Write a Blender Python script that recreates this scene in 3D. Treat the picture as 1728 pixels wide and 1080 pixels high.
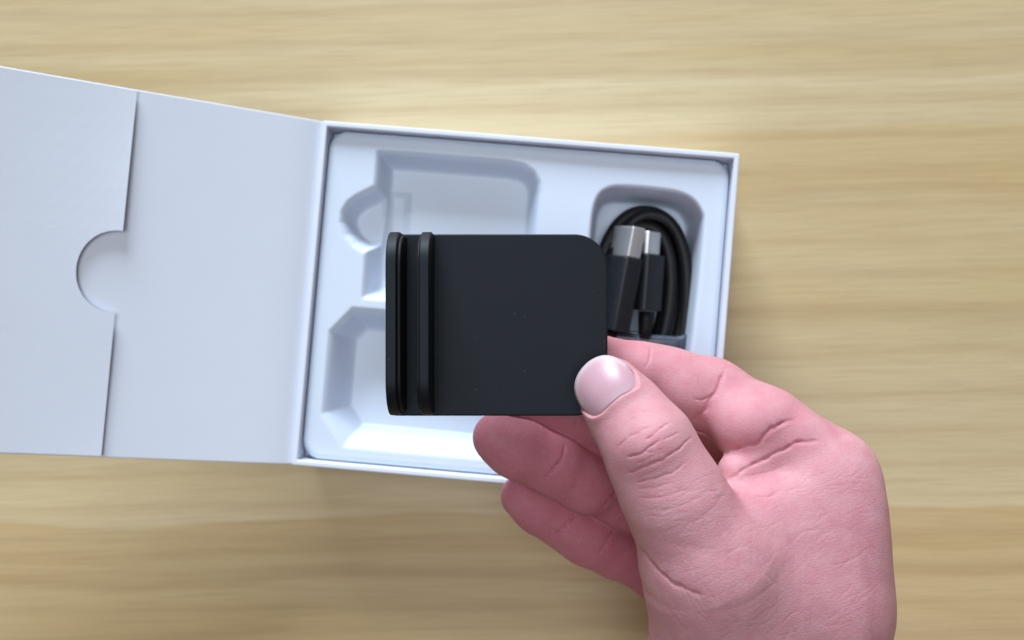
import bpy, bmesh, math, random
import numpy as np
from mathutils import Matrix, Vector

for o in list(bpy.data.objects):
    bpy.data.objects.remove(o)
scene = bpy.context.scene
C = scene.collection
random.seed(4)
rng = np.random.default_rng(4)

# ------------------------------------------------------------------ camera
FPX = 1440.0                       # focal length in pixels of the 1728 x 1080 picture
CAM_H = 0.287                      # metres above the table
TILT = (math.radians(1.2965), math.radians(1.1594))
CAM_R = Matrix.Rotation(TILT[0], 3, 'X') @ Matrix.Rotation(TILT[1], 3, 'Y')
CAM_L = Vector((0, 0, CAM_H))
cd = bpy.data.cameras.new('camera')
cam = bpy.data.objects.new('camera', cd)
C.objects.link(cam)
cam.matrix_world = Matrix.Translation(CAM_L) @ CAM_R.to_4x4()
cd.sensor_width = 36.0
cd.lens = 30.0
cd.clip_start = 0.01
cd.clip_end = 50
cd.dof.use_dof = True
cd.dof.focus_distance = 0.197
cd.dof.aperture_fstop = 13.0
scene.camera = cam
RN = np.array(CAM_R)

# ------------------------------------------------------------------ light of the room
world = bpy.data.worlds.new('World')
scene.world = world
world.use_nodes = True
bg = world.node_tree.nodes['Background']
bg.inputs['Color'].default_value = (1.0, 0.93, 0.92, 1)
bg.inputs['Strength'].default_value = 0.13

def area(name, loc, target, sx, sy, power, col):
    l = bpy.data.lights.new(name, 'AREA')
    l.shape = 'RECTANGLE'
    l.size = sx
    l.size_y = sy
    l.energy = power
    l.color = col
    o = bpy.data.objects.new(name, l)
    C.objects.link(o)
    o.location = loc
    d = Vector(target) - Vector(loc)
    o.rotation_euler = d.to_track_quat('-Z', 'Y').to_euler()
    return o
# the window behind the far edge of the table, low, a little to the left
area('window_light', (-0.40, 2.40, 0.84), (0.0, 0.0, 0.02), 1.05, 0.85, 132.0, (0.77, 0.89, 1.0))
# pale ceiling above, lit by the same window
area('ceiling_bounce', (-0.10, 0.05, 2.20), (0.0, 0.0, 0.0), 1.4, 1.2, 22.0, (0.85, 0.92, 1.0))

scene.view_settings.view_transform = 'Standard'
scene.view_settings.look = 'None'
scene.view_settings.gamma = 1
scene.view_settings.use_curve_mapping = False
scene.view_settings.exposure = 0.0

# ------------------------------------------------------------------ helpers
def cpt(px, py, D):
    """pixel + distance (mm) -> point in the camera's frame, mm"""
    return np.array([(px - 864) / FPX * D, (540 - py) / FPX * D, -D])
def cam_to_world(c):
    c = np.asarray(c, float) * 0.001
    return c @ RN.T + np.array(CAM_L)
def on_plane(px, py, z):
    """where the line of sight through a pixel meets the level z (world, metres)"""
    d = RN @ np.array([(px - 864) / FPX, (540 - py) / FPX, -1.0])
    t = (z - CAM_H) / d[2]
    return np.array(CAM_L) + d * t

def mesh_obj(name, verts, faces, mat, parent=None, smooth=True, loc=None, rot=None):
    me = bpy.data.meshes.new(name)
    me.from_pydata([tuple(v) for v in verts], [], [tuple(int(i) for i in f) for f in faces])
    return finish(name, me, mat, parent, smooth, loc, rot)
def finish(name, me, mat, parent=None, smooth=True, loc=None, rot=None):
    me.validate()
    me.materials.append(mat)
    if smooth:
        me.polygons.foreach_set('use_smooth', [True] * len(me.polygons))
    me.update()
    o = bpy.data.objects.new(name, me)
    C.objects.link(o)
    if loc is not None:
        o.location = loc
    if rot is not None:
        o.rotation_euler = rot
    if parent is not None:
        o.parent = parent
    return o
def from_bm(name, bm, mat, parent=None, smooth=False, loc=None, rot=None):
    bmesh.ops.recalc_face_normals(bm, faces=bm.faces)
    me = bpy.data.meshes.new(name)
    bm.to_mesh(me)
    bm.free()
    return finish(name, me, mat, parent, smooth, loc, rot)
def quad_mesh(verts, quads):
    """fast mesh from numpy quads"""
    me = bpy.data.meshes.new('m')
    n, q = len(verts), len(quads)
    me.vertices.add(n)
    me.vertices.foreach_set('co', np.ascontiguousarray(verts, np.float32).ravel())
    me.loops.add(q * 4)
    me.loops.foreach_set('vertex_index', np.ascontiguousarray(quads, np.int32).ravel())
    me.polygons.add(q)
    me.polygons.foreach_set('loop_start', np.arange(0, q * 4, 4, dtype=np.int32))
    me.update(calc_edges=True)
    return me
def bevel(o, w, seg=3, ang=35):
    o.data.polygons.foreach_set('use_smooth', [True] * len(o.data.polygons))
    o.data.set_sharp_from_angle(angle=math.radians(ang))
    m = o.modifiers.new('bevel', 'BEVEL')
    m.width = w
    m.segments = seg
    m.limit_method = 'ANGLE'
    m.angle_limit = math.radians(ang)
    m.harden_normals = True
    return o
def tag(o, label, cat=None, kind=None):
    o['label'] = label
    if cat:
        o['category'] = cat
    if kind:
        o['kind'] = kind
    return o
def empty(name, loc, rot=None):
    o = bpy.data.objects.new(name, None)
    C.objects.link(o)
    o.location = loc
    o.empty_display_size = 0.02
    if rot is not None:
        o.rotation_euler = rot
    return o
def prism(bm, pts, z0, z1):
    """closed outline extruded between two levels (all in local units)"""
    a = [bm.verts.new((p[0], p[1], z0)) for p in pts]
    b = [bm.verts.new((p[0], p[1], z1)) for p in pts]
    n = len(pts)
    bm.faces.new(b)
    bm.faces.new(a[::-1])
    for i in range(n):
        bm.faces.new((a[i], a[(i + 1) % n], b[(i + 1) % n], b[i]))
def rounded(x0, y0, x1, y1, r, n=10):
    """rounded rectangle; r = radii of (x1y1, x0y1, x0y0, x1y0)"""
    if not isinstance(r, (tuple, list)):
        r = (r,) * 4
    out = []
    for (cx, cy, sx, sy, a0), rr in zip(((x1, y1, -1, -1, 0), (x0, y1, 1, -1, 90), (x0, y0, 1, 1, 180), (x1, y0, -1, 1, 270)), r):
        if rr <= 0:
            out.append((cx, cy))
            continue
        for k in range(n + 1):
            t = math.radians(a0 + 90 * k / n)
            out.append((cx + sx * rr + rr * math.cos(t), cy + sy * rr + rr * math.sin(t)))
    return out

# ------------------------------------------------------------------ materials
def new_mat(name):
    m = bpy.data.materials.new(name)
    m.use_nodes = True
    nt = m.node_tree
    return m, nt, nt.nodes['Principled BSDF']
def N(nt, kind, **kw):
    n = nt.nodes.new(kind)
    for k, v in kw.items():
        if k in n.inputs:
            n.inputs[k].default_value = v
        else:
            setattr(n, k, v)
    return n
def coords(nt, scale=(1, 1, 1), rot=(0, 0, 0), src='Object'):
    tc = nt.nodes.new('ShaderNodeTexCoord')
    mp = nt.nodes.new('ShaderNodeMapping')
    mp.inputs['Scale'].default_value = scale
    mp.inputs['Rotation'].default_value = rot
    nt.links.new(tc.outputs[src], mp.inputs['Vector'])
    return mp.outputs['Vector']
def math_node(nt, op, a, b=None, c=None):
    n = nt.nodes.new('ShaderNodeMath')
    n.operation = op
    for i, v in enumerate((a, b, c)):
        if v is None:
            continue
        if isinstance(v, (int, float)):
            n.inputs[i].default_value = v
        else:
            nt.links.new(v, n.inputs[i])
    return n.outputs[0]
def mix_col(nt, fac, a, b, blend='MIX'):
    n = nt.nodes.new('ShaderNodeMix')
    n.data_type = 'RGBA'
    n.blend_type = blend
    for i, v in ((0, fac), (6, a), (7, b)):
        if isinstance(v, (int, float)):
            n.inputs[i].default_value = v
        elif isinstance(v, tuple):
            n.inputs[i].default_value = v if len(v) == 4 else v + (1,)
        else:
            nt.links.new(v, n.inputs[i])
    return n.outputs[2]
def srgb(r, g, b, k=1.0):
    f = lambda c: k * (c / 255 / 12.92 if c <= 10 else ((c / 255 + 0.055) / 1.055) ** 2.4)
    return (f(r), f(g), f(b), 1)
def simple(name, col, rough, bump=0.0, bscale=800, spec=0.5, metal=0.0, vary=0.0, src='Object'):
    m, nt, p = new_mat(name)
    p.inputs['Roughness'].default_value = rough
    p.inputs['Specular IOR Level'].default_value = spec
    p.inputs['Metallic'].default_value = metal
    p.inputs['Base Color'].default_value = col
    v = coords(nt, src=src)
    if vary:
        n = N(nt, 'ShaderNodeTexNoise', Scale=bscale * 0.05, Detail=4.0)
        nt.links.new(v, n.inputs['Vector'])
        dark = tuple(c * (1 - vary) for c in col[:3]) + (1,)
        nt.links.new(mix_col(nt, n.outputs['Fac'], col, dark), p.inputs['Base Color'])
        rr = math_node(nt, 'MULTIPLY_ADD', n.outputs['Fac'], 0.12, rough - 0.06)
        nt.links.new(rr, p.inputs['Roughness'])
    if bump:
        n2 = N(nt, 'ShaderNodeTexNoise', Scale=bscale, Detail=3.0)
        nt.links.new(v, n2.inputs['Vector'])
        b = N(nt, 'ShaderNodeBump', Strength=1.0, Distance=bump)
        nt.links.new(n2.outputs['Fac'], b.inputs['Height'])
        nt.links.new(b.outputs['Normal'], p.inputs['Normal'])
    return m

def wood_material():
    m, nt, p = new_mat('wood_laminate')
    v = coords(nt, rot=(0, 0, math.radians(-1.35)))
    L = nt.links
    # slow waviness of the grain
    wob = nt.nodes.new('ShaderNodeMapping')
    wob.inputs['Scale'].default_value = (9, 26, 1)
    L.new(v, wob.inputs['Vector'])
    nw = N(nt, 'ShaderNodeTexNoise', Scale=1.0, Detail=2.0, Roughness=0.5)
    L.new(wob.outputs[0], nw.inputs['Vector'])
    sep = nt.nodes.new('ShaderNodeSeparateXYZ')
    L.new(v, sep.inputs[0])
    y = math_node(nt, 'ADD', sep.outputs['Y'], math_node(nt, 'MULTIPLY_ADD', nw.outputs['Fac'], 0.014, -0.007))
    # broad boards of tone across the grain, from the far edge to the near edge
    t = math_node(nt, 'MULTIPLY_ADD', y, -1 / 0.216, 0.5)
    t = math_node(nt, 'PINGPONG', t, 1.0)
    ramp = nt.nodes.new('ShaderNodeValToRGB')
    L.new(t, ramp.inputs[0])
    bands = [(0.0, (196, 178, 132)), (0.035, (200, 186, 146)), (0.06, (186, 166, 118)), (0.10, (200, 186, 146)), (0.108, (212, 202, 168)), (0.12, (200, 188, 150)),
             (0.18, (203, 190, 152)), (0.20, (192, 170, 118)), (0.24, (188, 166, 114)), (0.275, (186, 160, 106)), (0.285, (172, 142, 88)),
             (0.30, (190, 168, 118)), (0.37, (194, 176, 128)), (0.45, (188, 168, 122)), (0.475, (172, 150, 108)), (0.50, (192, 176, 134)),
             (0.60, (190, 174, 136)), (0.68, (194, 178, 140)), (0.72, (200, 184, 142)), (0.755, (208, 192, 152)), (0.772, (210, 196, 158)), (0.777, (182, 150, 96)),
             (0.80, (190, 160, 106)), (0.825, (172, 138, 86)), (0.84, (192, 166, 114)), (0.868, (164, 130, 82)), (0.88, (194, 168, 118)),
             (0.93, (186, 156, 104)), (0.95, (172, 140, 90)), (0.97, (190, 162, 110)), (1.0, (186, 158, 108))]
    el = ramp.color_ramp.elements
    while len(el) < len(bands):
        el.new(0.5)
    for e, (pos, c) in zip(el, bands):
        e.position = pos
        k_ = 0.55 if pos < 0.776 else 0.46
        e.color = srgb(*[k_ * v_ + (1 - k_) * a_ for v_, a_ in zip(c, (199, 181, 139))], k=1.0)
    # streaks and pores, drawn out along x
    def streak(sx, sy, detail, lo, hi):
        mp = nt.nodes.new('ShaderNodeMapping')
        mp.inputs['Scale'].default_value = (sx, sy, 1)
        L.new(v, mp.inputs['Vector'])
        n = N(nt, 'ShaderNodeTexNoise', Scale=1.0, Detail=detail, Roughness=0.6, Distortion=0.3)
        L.new(mp.outputs[0], n.inputs['Vector'])
        r = nt.nodes.new('ShaderNodeMapRange')
        r.inputs['From Min'].default_value = lo
        r.inputs['From Max'].default_value = hi
        L.new(n.outputs['Fac'], r.inputs['Value'])
        return r.outputs[0]
    s1 = streak(7, 120, 4.0, 0.35, 0.72)
    s2 = streak(38, 800, 5.0, 0.42, 0.72)
    s3 = streak(5, 22, 2.0, 0.35, 0.65)
    wv = N(nt, 'ShaderNodeTexWave', Scale=1.0, Distortion=5.0, Detail=3.0)
    wv.inputs['Detail Scale'].default_value = 0.6
    wv.bands_direction = 'Y'
    mpw = nt.nodes.new('ShaderNodeMapping')
    mpw.inputs['Scale'].default_value = (3.0, 26, 1)
    L.new(v, mpw.inputs['Vector'])
    L.new(mpw.outputs[0], wv.inputs['Vector'])
    gl = math_node(nt, 'POWER', wv.outputs['Fac'], 5.0)
    c = mix_col(nt, math_node(nt, 'MULTIPLY', s1, 0.26), ramp.outputs[0], (0.40, 0.275, 0.125))
    c = mix_col(nt, math_node(nt, 'MULTIPLY', s3, 0.30), c, (0.56, 0.49, 0.34))
    c = mix_col(nt, math_node(nt, 'MULTIPLY', s2, 0.26), c, (0.31, 0.215, 0.11))
    c = mix_col(nt, math_node(nt, 'MULTIPLY', gl, 0.20), c, (0.36, 0.23, 0.11))
    c = mix_col(nt, 1.0, c, (1.07, 1.01, 0.99), 'MULTIPLY')
    L.new(c, p.inputs['Base Color'])
    p.inputs['Roughness'].default_value = 0.42
    p.inputs['Specular IOR Level'].default_value = 0.35
    b = N(nt, 'ShaderNodeBump', Strength=0.25, Distance=0.00008)
    L.new(s2, b.inputs['Height'])
    L.new(b.outputs['Normal'], p.inputs['Normal'])
    return m

def skin_material():
    m, nt, p = new_mat('skin')
    L = nt.links
    v = coords(nt, scale=(1000, 1000, 1000))          # millimetres
    at = nt.nodes.new('ShaderNodeAttribute')
    at.attribute_name = 'flush_shade'
    blot = N(nt, 'ShaderNodeTexNoise', Scale=0.22, Detail=4.0, Roughness=0.6)
    L.new(v, blot.inputs['Vector'])
    fac = math_node(nt, 'ADD', at.outputs['Fac'], math_node(nt, 'MULTIPLY_ADD', blot.outputs['Fac'], 1.2, -0.58))
    fac = math_node(nt, 'MINIMUM', math_node(nt, 'MAXIMUM', fac, 0.0), 1.0)
    c = mix_col(nt, fac, (0.575, 0.278, 0.298), (0.49, 0.145, 0.185))  # redder tone, also darkened to paint shade on the curled fingers
    mot = N(nt, 'ShaderNodeTexNoise', Scale=1.6, Detail=3.0, Roughness=0.6)
    L.new(v, mot.inputs['Vector'])
    c = mix_col(nt, math_node(nt, 'MULTIPLY_ADD', mot.outputs['Fac'], 0.5, -0.12), c, (0.61, 0.345, 0.36))
    L.new(c, p.inputs['Base Color'])
    p.inputs['Subsurface Weight'].default_value = 0.22
    p.inputs['Subsurface Radius'].default_value = (1.0, 0.35, 0.25)
    p.inputs['Subsurface Scale'].default_value = 0.0016
    p.inputs['Roughness'].default_value = 0.56
    p.inputs['Specular IOR Level'].default_value = 0.23
    # fine skin lines
    mp = nt.nodes.new('ShaderNodeMapping')
    mp.inputs['Scale'].default_value = (0.62, 1.45, 0.9)
    mp.inputs['Rotation'].default_value = (0, 0, math.radians(28))
    L.new(v, mp.inputs['Vector'])
    dist = N(nt, 'ShaderNodeTexNoise', Scale=0.7, Detail=2.0)
    L.new(mp.outputs[0], dist.inputs['Vector'])
    add = nt.nodes.new('ShaderNodeVectorMath')
    add.operation = 'ADD'
    L.new(mp.outputs[0], add.inputs[0])
    L.new(dist.outputs['Color'], add.inputs[1])
    vo = N(nt, 'ShaderNodeTexVoronoi', Scale=1.15)
    vo.feature = 'DISTANCE_TO_EDGE'
    L.new(add.outputs[0], vo.inputs['Vector'])
    e = nt.nodes.new('ShaderNodeMapRange')
    e.inputs['From Max'].default_value = 0.16
    L.new(vo.outputs['Distance'], e.inputs['Value'])
    no = N(nt, 'ShaderNodeTexNoise', Scale=5.0, Detail=3.0, Roughness=0.6)
    L.new(v, no.inputs['Vector'])
    h = math_node(nt, 'ADD', math_node(nt, 'MULTIPLY', e.outputs[0], 0.7), math_node(nt, 'MULTIPLY', no.outputs['Fac'], 0.4))
    b = N(nt, 'ShaderNodeBump', Strength=0.50, Distance=0.00007)
    L.new(h, b.inputs['Height'])
    L.new(b.outputs['Normal'], p.inputs['Normal'])
    return m

def nail_material():
    m, nt, p = new_mat('nail')
    at = nt.nodes.new('ShaderNodeAttribute')
    at.attribute_name = 'free_edge'
    c = mix_col(nt, at.outputs['Fac'], (0.52, 0.30, 0.345), (0.60, 0.50, 0.52))
    nt.links.new(c, p.inputs['Base Color'])
    p.inputs['Roughness'].default_value = 0.34
    p.inputs['Specular IOR Level'].default_value = 0.4
    p.inputs['Subsurface Weight'].default_value = 0.15
    p.inputs['Subsurface Radius'].default_value = (1, 0.4, 0.3)
    p.inputs['Subsurface Scale'].default_value = 0.0015
    v = coords(nt, scale=(1000, 1000, 1000), rot=(0, 0, math.radians(-28)))
    mp = nt.nodes.new('ShaderNodeMapping')
    mp.inputs['Scale'].default_value = (2.2, 0.12, 0.5)
    nt.links.new(v, mp.inputs['Vector'])
    n = N(nt, 'ShaderNodeTexNoise', Scale=1.0, Detail=3.0)
    nt.links.new(mp.outputs[0], n.inputs['Vector'])
    b = N(nt, 'ShaderNodeBump', Strength=0.4, Distance=0.00008)
    nt.links.new(n.outputs['Fac'], b.inputs['Height'])
    nt.links.new(b.outputs['Normal'], p.inputs['Normal'])
    return m

def rubber_material(name, col, rough, dust=True):
    m, nt, p = new_mat(name)
    L = nt.links
    p.inputs['Roughness'].default_value = rough
    p.inputs['Specular IOR Level'].default_value = 0.24
    v = coords(nt, scale=(1000, 1000, 1000))
    c = col
    if dust:
        vo = N(nt, 'ShaderNodeTexVoronoi', Scale=0.42)
        L.new(v, vo.inputs['Vector'])
        d = math_node(nt, 'LESS_THAN', vo.outputs['Distance'], 0.055)
        sc = nt.nodes.new('ShaderNodeSeparateColor')
        L.new(vo.outputs['Color'], sc.inputs[0])
        k = math_node(nt, 'MULTIPLY', d, math_node(nt, 'GREATER_THAN', sc.outputs[0], 0.80))
        c = mix_col(nt, math_node(nt, 'MULTIPLY', k, 0.13), col, (0.55, 0.57, 0.6))
        L.new(c, p.inputs['Base Color'])
    else:
        p.inputs['Base Color'].default_value = col
    n = N(nt, 'ShaderNodeTexNoise', Scale=9.0, Detail=3.0)
    L.new(v, n.inputs['Vector'])
    b = N(nt, 'ShaderNodeBump', Strength=0.35, Distance=0.00002)
    L.new(n.outputs['Fac'], b.inputs['Height'])
    L.new(b.outputs['Normal'], p.inputs['Normal'])
    return m

M_wood = wood_material()
M_skin = skin_material()
M_nail = nail_material()
M_paper = simple('white_paper', (0.73, 0.762, 0.85, 1), 0.55, bump=0.000005, bscale=1500, vary=0.03, spec=0.4)
M_tray = simple('white_moulded_plastic', (0.62, 0.69, 0.80, 1), 0.36, bump=0.00001, bscale=500, vary=0.02)
M_black = rubber_material('black_rubber', (0.0035, 0.0064, 0.0110, 1), 0.56)
M_pad = rubber_material('black_pad', (0.006, 0.006, 0.007, 1), 0.65, dust=False)
M_cord = simple('black_cord', (0.005, 0.005, 0.006, 1), 0.5, bump=0.00003, bscale=1200, spec=0.35)
M_plug = simple('black_plug_plastic', (0.009, 0.011, 0.015, 1), 0.48, bump=0.00002, bscale=1500)
M_tie = simple('dark_grey_film', (0.06, 0.07, 0.095, 1), 0.2, bump=0.0001, bscale=180)
M_steel = simple('plated_steel', (0.86, 0.86, 0.86, 1), 0.48, metal=1.0, bump=0.00002, bscale=900, vary=0.1)

# ------------------------------------------------------------------ the table top
bm = bmesh.new()
prism(bm, rounded(-0.75, -0.45, 0.75, 0.50, 0.01, 4), -0.028, 0.0)
top = from_bm('table_top', bm, M_wood)
bevel(top, 0.002, 2)
tag(top, 'pale wood table top with grain running from side to side', kind='structure')

# ------------------------------------------------------------------ the box
BOX_W, BOX_D, BOX_H = 0.1292, 0.1068, 0.025
BOX_C = (-0.00422, 0.00919)
BOX_T = -0.08355
WALL = 0.0016
box = empty('packaging_box', (BOX_C[0], BOX_C[1], 0.0), (0, 0, BOX_T))
tag(box, 'open white cardboard box lying on the wood table behind the hand', 'box')
def to_box(px, py, z):
    q = on_plane(px, py, z)
    x, y = q[0] - BOX_C[0], q[1] - BOX_C[1]
    c, s = math.cos(BOX_T), math.sin(BOX_T)
    return np.array([c * x + s * y, -s * x + c * y])
w, h = BOX_W / 2, BOX_D / 2
bm = bmesh.new()
def ring(bm, x, y, z):
    return [bm.verts.new(p) for p in ((-x, -y, z), (x, -y, z), (x, y, z), (-x, y, z))]
rings = [ring(bm, w, h, 0.0005), ring(bm, w, h, BOX_H), ring(bm, w - WALL, h - WALL, BOX_H), ring(bm, w - WALL, h - WALL, 0.002)]
for a, b in zip(rings, rings[1:]):
    for i in range(4):
        bm.faces.new((a[i], a[(i + 1) % 4], b[(i + 1) % 4], b[i]))
bm.faces.new(rings[-1])
bm.faces.new(rings[0][::-1])
shell = from_bm('tray_shell', bm, M_paper, box)
bevel(shell, 0.00035, 2)

# lid: hinged on the left rim, standing up at a low angle, slightly bowed
LID_A = math.radians(21.0)
def lid_point(s, v, off):
    """s: metres from the hinge, v: along the hinge, off: above the inner face"""
    k = 0.0010 * math.exp(-s / 0.004)
    a = LID_A + math.radians(2.6) * (v / h)
    bow = 0.0010 * math.sin(min(s / 0.13, 1) * math.pi)
    return (-w - 0.0002 - s * math.cos(a) + off * math.sin(a), v, BOX_H - 0.0006 - k + s * math.sin(a) - bow + off * math.cos(a))
LID_L = 0.128
ns, nv = 40, 16
V, F = [], []
for side, off in ((0, 0.0), (1, -0.0018)):
    for i in range(ns + 1):
        for j in range(nv + 1):
            V.append(lid_point(LID_L * i / ns, -h + 2 * h * j / nv, off))
def vid(side, i, j):
    return side * (ns + 1) * (nv + 1) + i * (nv + 1) + j
for i in range(ns):
    for j in range(nv):
        F.append((vid(0, i, j), vid(0, i, j + 1), vid(0, i + 1, j + 1), vid(0, i + 1, j)))
        F.append((vid(1, i, j), vid(1, i + 1, j), vid(1, i + 1, j + 1), vid(1, i, j + 1)))
for i in range(ns):
    for j, fl in ((0, 1), (nv, 0)):
        f = (vid(0, i, j), vid(0, i + 1, j), vid(1, i + 1, j), vid(1, i, j))
        F.append(f if fl else f[::-1])
for j in range(nv):
    for i, fl in ((0, 0), (ns, 1)):
        f = (vid(0, i, j), vid(0, i, j + 1), vid(1, i, j + 1), vid(1, i, j))
        F.append(f[::-1] if fl else f)
bmx = bmesh.new()
bv = [bmx.verts.new(p) for p in V]
for f in F:
    bmx.faces.new([bv[i] for i in f])
lid = from_bm('lid', bmx, M_paper, box, smooth=False)
bevel(lid, 0.0003, 2)
tag(lid, 'hinged white lid raised to the left of the box')

# paper pocket glued over the outer half of the lid, with a half round thumb notch
def lid_pix(sv):
    p = lid_point(sv[0], sv[1], 0.0)
    c, s = math.cos(BOX_T), math.sin(BOX_T)
    q = np.array([c * p[0] - s * p[1] + BOX_C[0], s * p[0] + c * p[1] + BOX_C[1], p[2]]) - np.array(CAM_L)
    q = q @ RN
    return np.array([864 + FPX * q[0] / -q[2], 540 - FPX * q[1] / -q[2]])
def pix_to_lid(px, py):
    """(s, v) on the inner face of the lid under a pixel"""
    x = np.array([0.05, 0.0])
    for _ in range(20):
        f0 = lid_pix(x)
        J = np.stack([(lid_pix(x + d) - f0) / 1e-5 for d in (np.array([1e-5, 0]), np.array([0, 1e-5]))], 1)
        x = x - np.linalg.solve(J, f0 - np.array([px, py]))
        x = np.clip(x, (0.001, -0.08), (0.2, 0.08))
    return float(x[0]), float(x[1])
s_top, _ = pix_to_lid(232, 152)
s_bot, _ = pix_to_lid(172, 768)
n_top = np.array(pix_to_lid(212, 391))
n_bot = np.array(pix_to_lid(193, 529))
def edge_s(v):
    return s_bot + (s_top - s_bot) * (v + h) / (2 * h)
vc = 0.5 * (n_top[1] + n_bot[1])
nr = 0.5 * abs(n_top[1] - n_bot[1])
depth_px = pix_to_lid(129, 460)[0]
nd = depth_px - edge_s(vc)
out = []
vm = h - 0.0006
out.append((edge_s(vm), vm))
K = 40
for k in range(6):
    v = vm + (vc + nr - vm) * (k + 1) / 7
    out.append((edge_s(v), v))
for k in range(K + 1):
    a = math.pi * k / K
    out.append((edge_s(vc + nr * math.cos(a)) + nd * math.sin(a) ** 0.9, vc + nr * math.cos(a)))
for k in range(6):
    v = vc - nr + (-vm - (vc - nr)) * (k + 1) / 7
    out.append((edge_s(v), v))
out.append((edge_s(-vm), -vm))
sl = LID_L - 0.0015
# rows from the free edge to the far end, so the sheet can lift a little at the edge
V, F = [], []
R = 14
tt = 0.00045
for lay in (0, 1):
    for (s0, v) in out:
        for r in range(R + 1):
            u = (r / R) ** 1.5
            s = s0 + (sl - s0) * u
            lift = 0.0006 + 0.0012 * math.exp(-(s - edge_s(v)) / 0.012) * (0.6 + 0.4 * math.sin(v * 60 + 1.0))
            V.append(lid_point(s, v, lift + (tt if lay == 0 else 0)))
n0 = len(out)
def pid(lay, i, r):
    return lay * n0 * (R + 1) + i * (R + 1) + r
for i in range(n0 - 1):
    for r in range(R):
        F.append((pid(0, i, r), pid(0, i, r + 1), pid(0, i + 1, r + 1), pid(0, i + 1, r)))
        F.append((pid(1, i, r), pid(1, i + 1, r), pid(1, i + 1, r + 1), pid(1, i, r + 1)))
    F.append((pid(0, i, 0), pid(0, i + 1, 0), pid(1, i + 1, 0), pid(1, i, 0)))
    F.append((pid(0, i, R), pid(1, i, R), pid(1, i + 1, R), pid(0, i + 1, R)))
for r in range(R):
    F.append((pid(0, 0, r), pid(1, 0, r), pid(1, 0, r + 1), pid(0, 0, r + 1)))
    F.append((pid(0, n0 - 1, r), pid(0, n0 - 1, r + 1), pid(1, n0 - 1, r + 1), pid(1, n0 - 1, r)))
bmx = bmesh.new()
bv = [bmx.verts.new(p) for p in V]
for f in F:
    bmx.faces.new([bv[i] for i in f])
pocket = from_bm('pocket_flap', bmx, M_paper, lid, smooth=False)
tag(pocket, 'white paper pocket sheet with a half round thumb notch')

# ------------------------------------------------------------------ moulded tray inside the box
TRAY_Z = BOX_H - 0.0027
def poly_sdf(P, poly):
    """signed distance (negative inside) of points to a closed polygon"""
    poly = np.asarray(poly)
    d = np.full(len(P), 1e9)
    ins = np.zeros(len(P), bool)
    for i in range(len(poly)):
        a, b = poly[i], poly[(i + 1) % len(poly)]
        e = b - a
        q = P - a
        t = np.clip((q @ e) / max(e @ e, 1e-12), 0, 1)
        d = np.minimum(d, ((q - t[:, None] * e) ** 2).sum(1))
        c = ((a[1] > P[:, 1]) != (b[1] > P[:, 1]))
        with np.errstate(divide='ignore', invalid='ignore'):
            x = (b[0] - a[0]) * (P[:, 1] - a[1]) / (b[1] - a[1]) + a[0]
        ins ^= c & (P[:, 0] < x)
    d = np.sqrt(d)
    return np.where(ins, -d, d)
def sstep(x, a, b):
    t = np.clip((x - a) / (b - a), 0, 1)
    return t * t * (3 - 2 * t)
def smooth_line(pl, n=8):
    pl = np.asarray(pl, float)
    if len(pl) < 3:
        return pl
    out_ = []
    for i in range(len(pl) - 1):
        p0, p1, p2, p3 = pl[max(i - 1, 0)], pl[i], pl[i + 1], pl[min(i + 2, len(pl) - 1)]
        for k in range(n):
            t = k / n
            out_.append(0.5 * ((2 * p1) + (p2 - p0) * t + (2 * p0 - 5 * p1 + 4 * p2 - p3) * t * t + (3 * p1 - p0 - 3 * p2 + p3) * t ** 3))
    out_.append(pl[-1])
    return np.array(out_)
tw, th = w - WALL - 0.0004, h - WALL - 0.0004
step = 0.00036
nx, ny = int(2 * tw / step), int(2 * th / step)
gx = np.linspace(-tw, tw, nx)
gy = np.linspace(-th, th, ny)
GX, GY = np.meshgrid(gx, gy, indexing='ij')
P2 = np.stack([GX.ravel(), GY.ravel()], 1)
def recess(px_pts, soft=False):
    q = np.array([to_box(x, y, TRAY_Z) for x, y in px_pts])
    return smooth_line(np.vstack([q[-1:], q, q[:2]]), 5)[5:-6] if soft else q
# pocket of the holder, its finger notch and its slot for the ribs
rec_a = recess([(637, 255), (700, 259), (800, 267), (860, 272), (885, 278), (902, 290), (911, 308), (912, 325), (907, 390), (896, 522), (760, 513), (613, 502), (617, 428), (626, 380), (634, 300)])
rec_n = recess([(660, 312), (632, 315), (618, 322), (600, 331), (586, 342), (577, 357), (575, 375), (582, 397), (596, 414), (612, 424), (660, 428)])
rec_s = recess([(650, 318), (684, 320), (676, 470), (642, 468)])
rec_b = recess([(595, 521), (870, 545), (905, 590), (893, 740), (858, 778), (580, 752), (545, 697), (557, 560)])
rec_c = recess([(994, 440), (998, 385), (1003, 350), (1013, 327), (1032, 316), (1060, 315), (1110, 319), (1145, 325), (1168, 336), (1183, 356), (1187, 382), (1178, 480), (1165, 600), (1158, 680), (1140, 705), (1110, 712), (1020, 703), (1000, 690), (985, 660), (988, 560)], True)
def well(d, depth, wall, edge=0.0007):
    """depth profile: rounded lip, sloping wall, soft floor corner"""
    t = np.clip(-d / wall, 0, 1)
    prof = t * 0.25 + 0.75 * (t * t * (3 - 2 * t))
    lip = 0.0004 * (1 - sstep(d, -0.0001, edge))
    return depth * prof + lip * (d < edge) * (1 - prof)
dA = poly_sdf(P2, rec_a)
dN = poly_sdf(P2, rec_n)
dS = poly_sdf(P2, rec_s)
dB = poly_sdf(P2, rec_b)
dC = poly_sdf(P2, rec_c)
z = np.zeros(len(P2))
z = np.maximum(z, well(dA, 0.0092, 0.0038))
z = np.maximum(z, well(dN, 0.0080, 0.0036))
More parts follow.
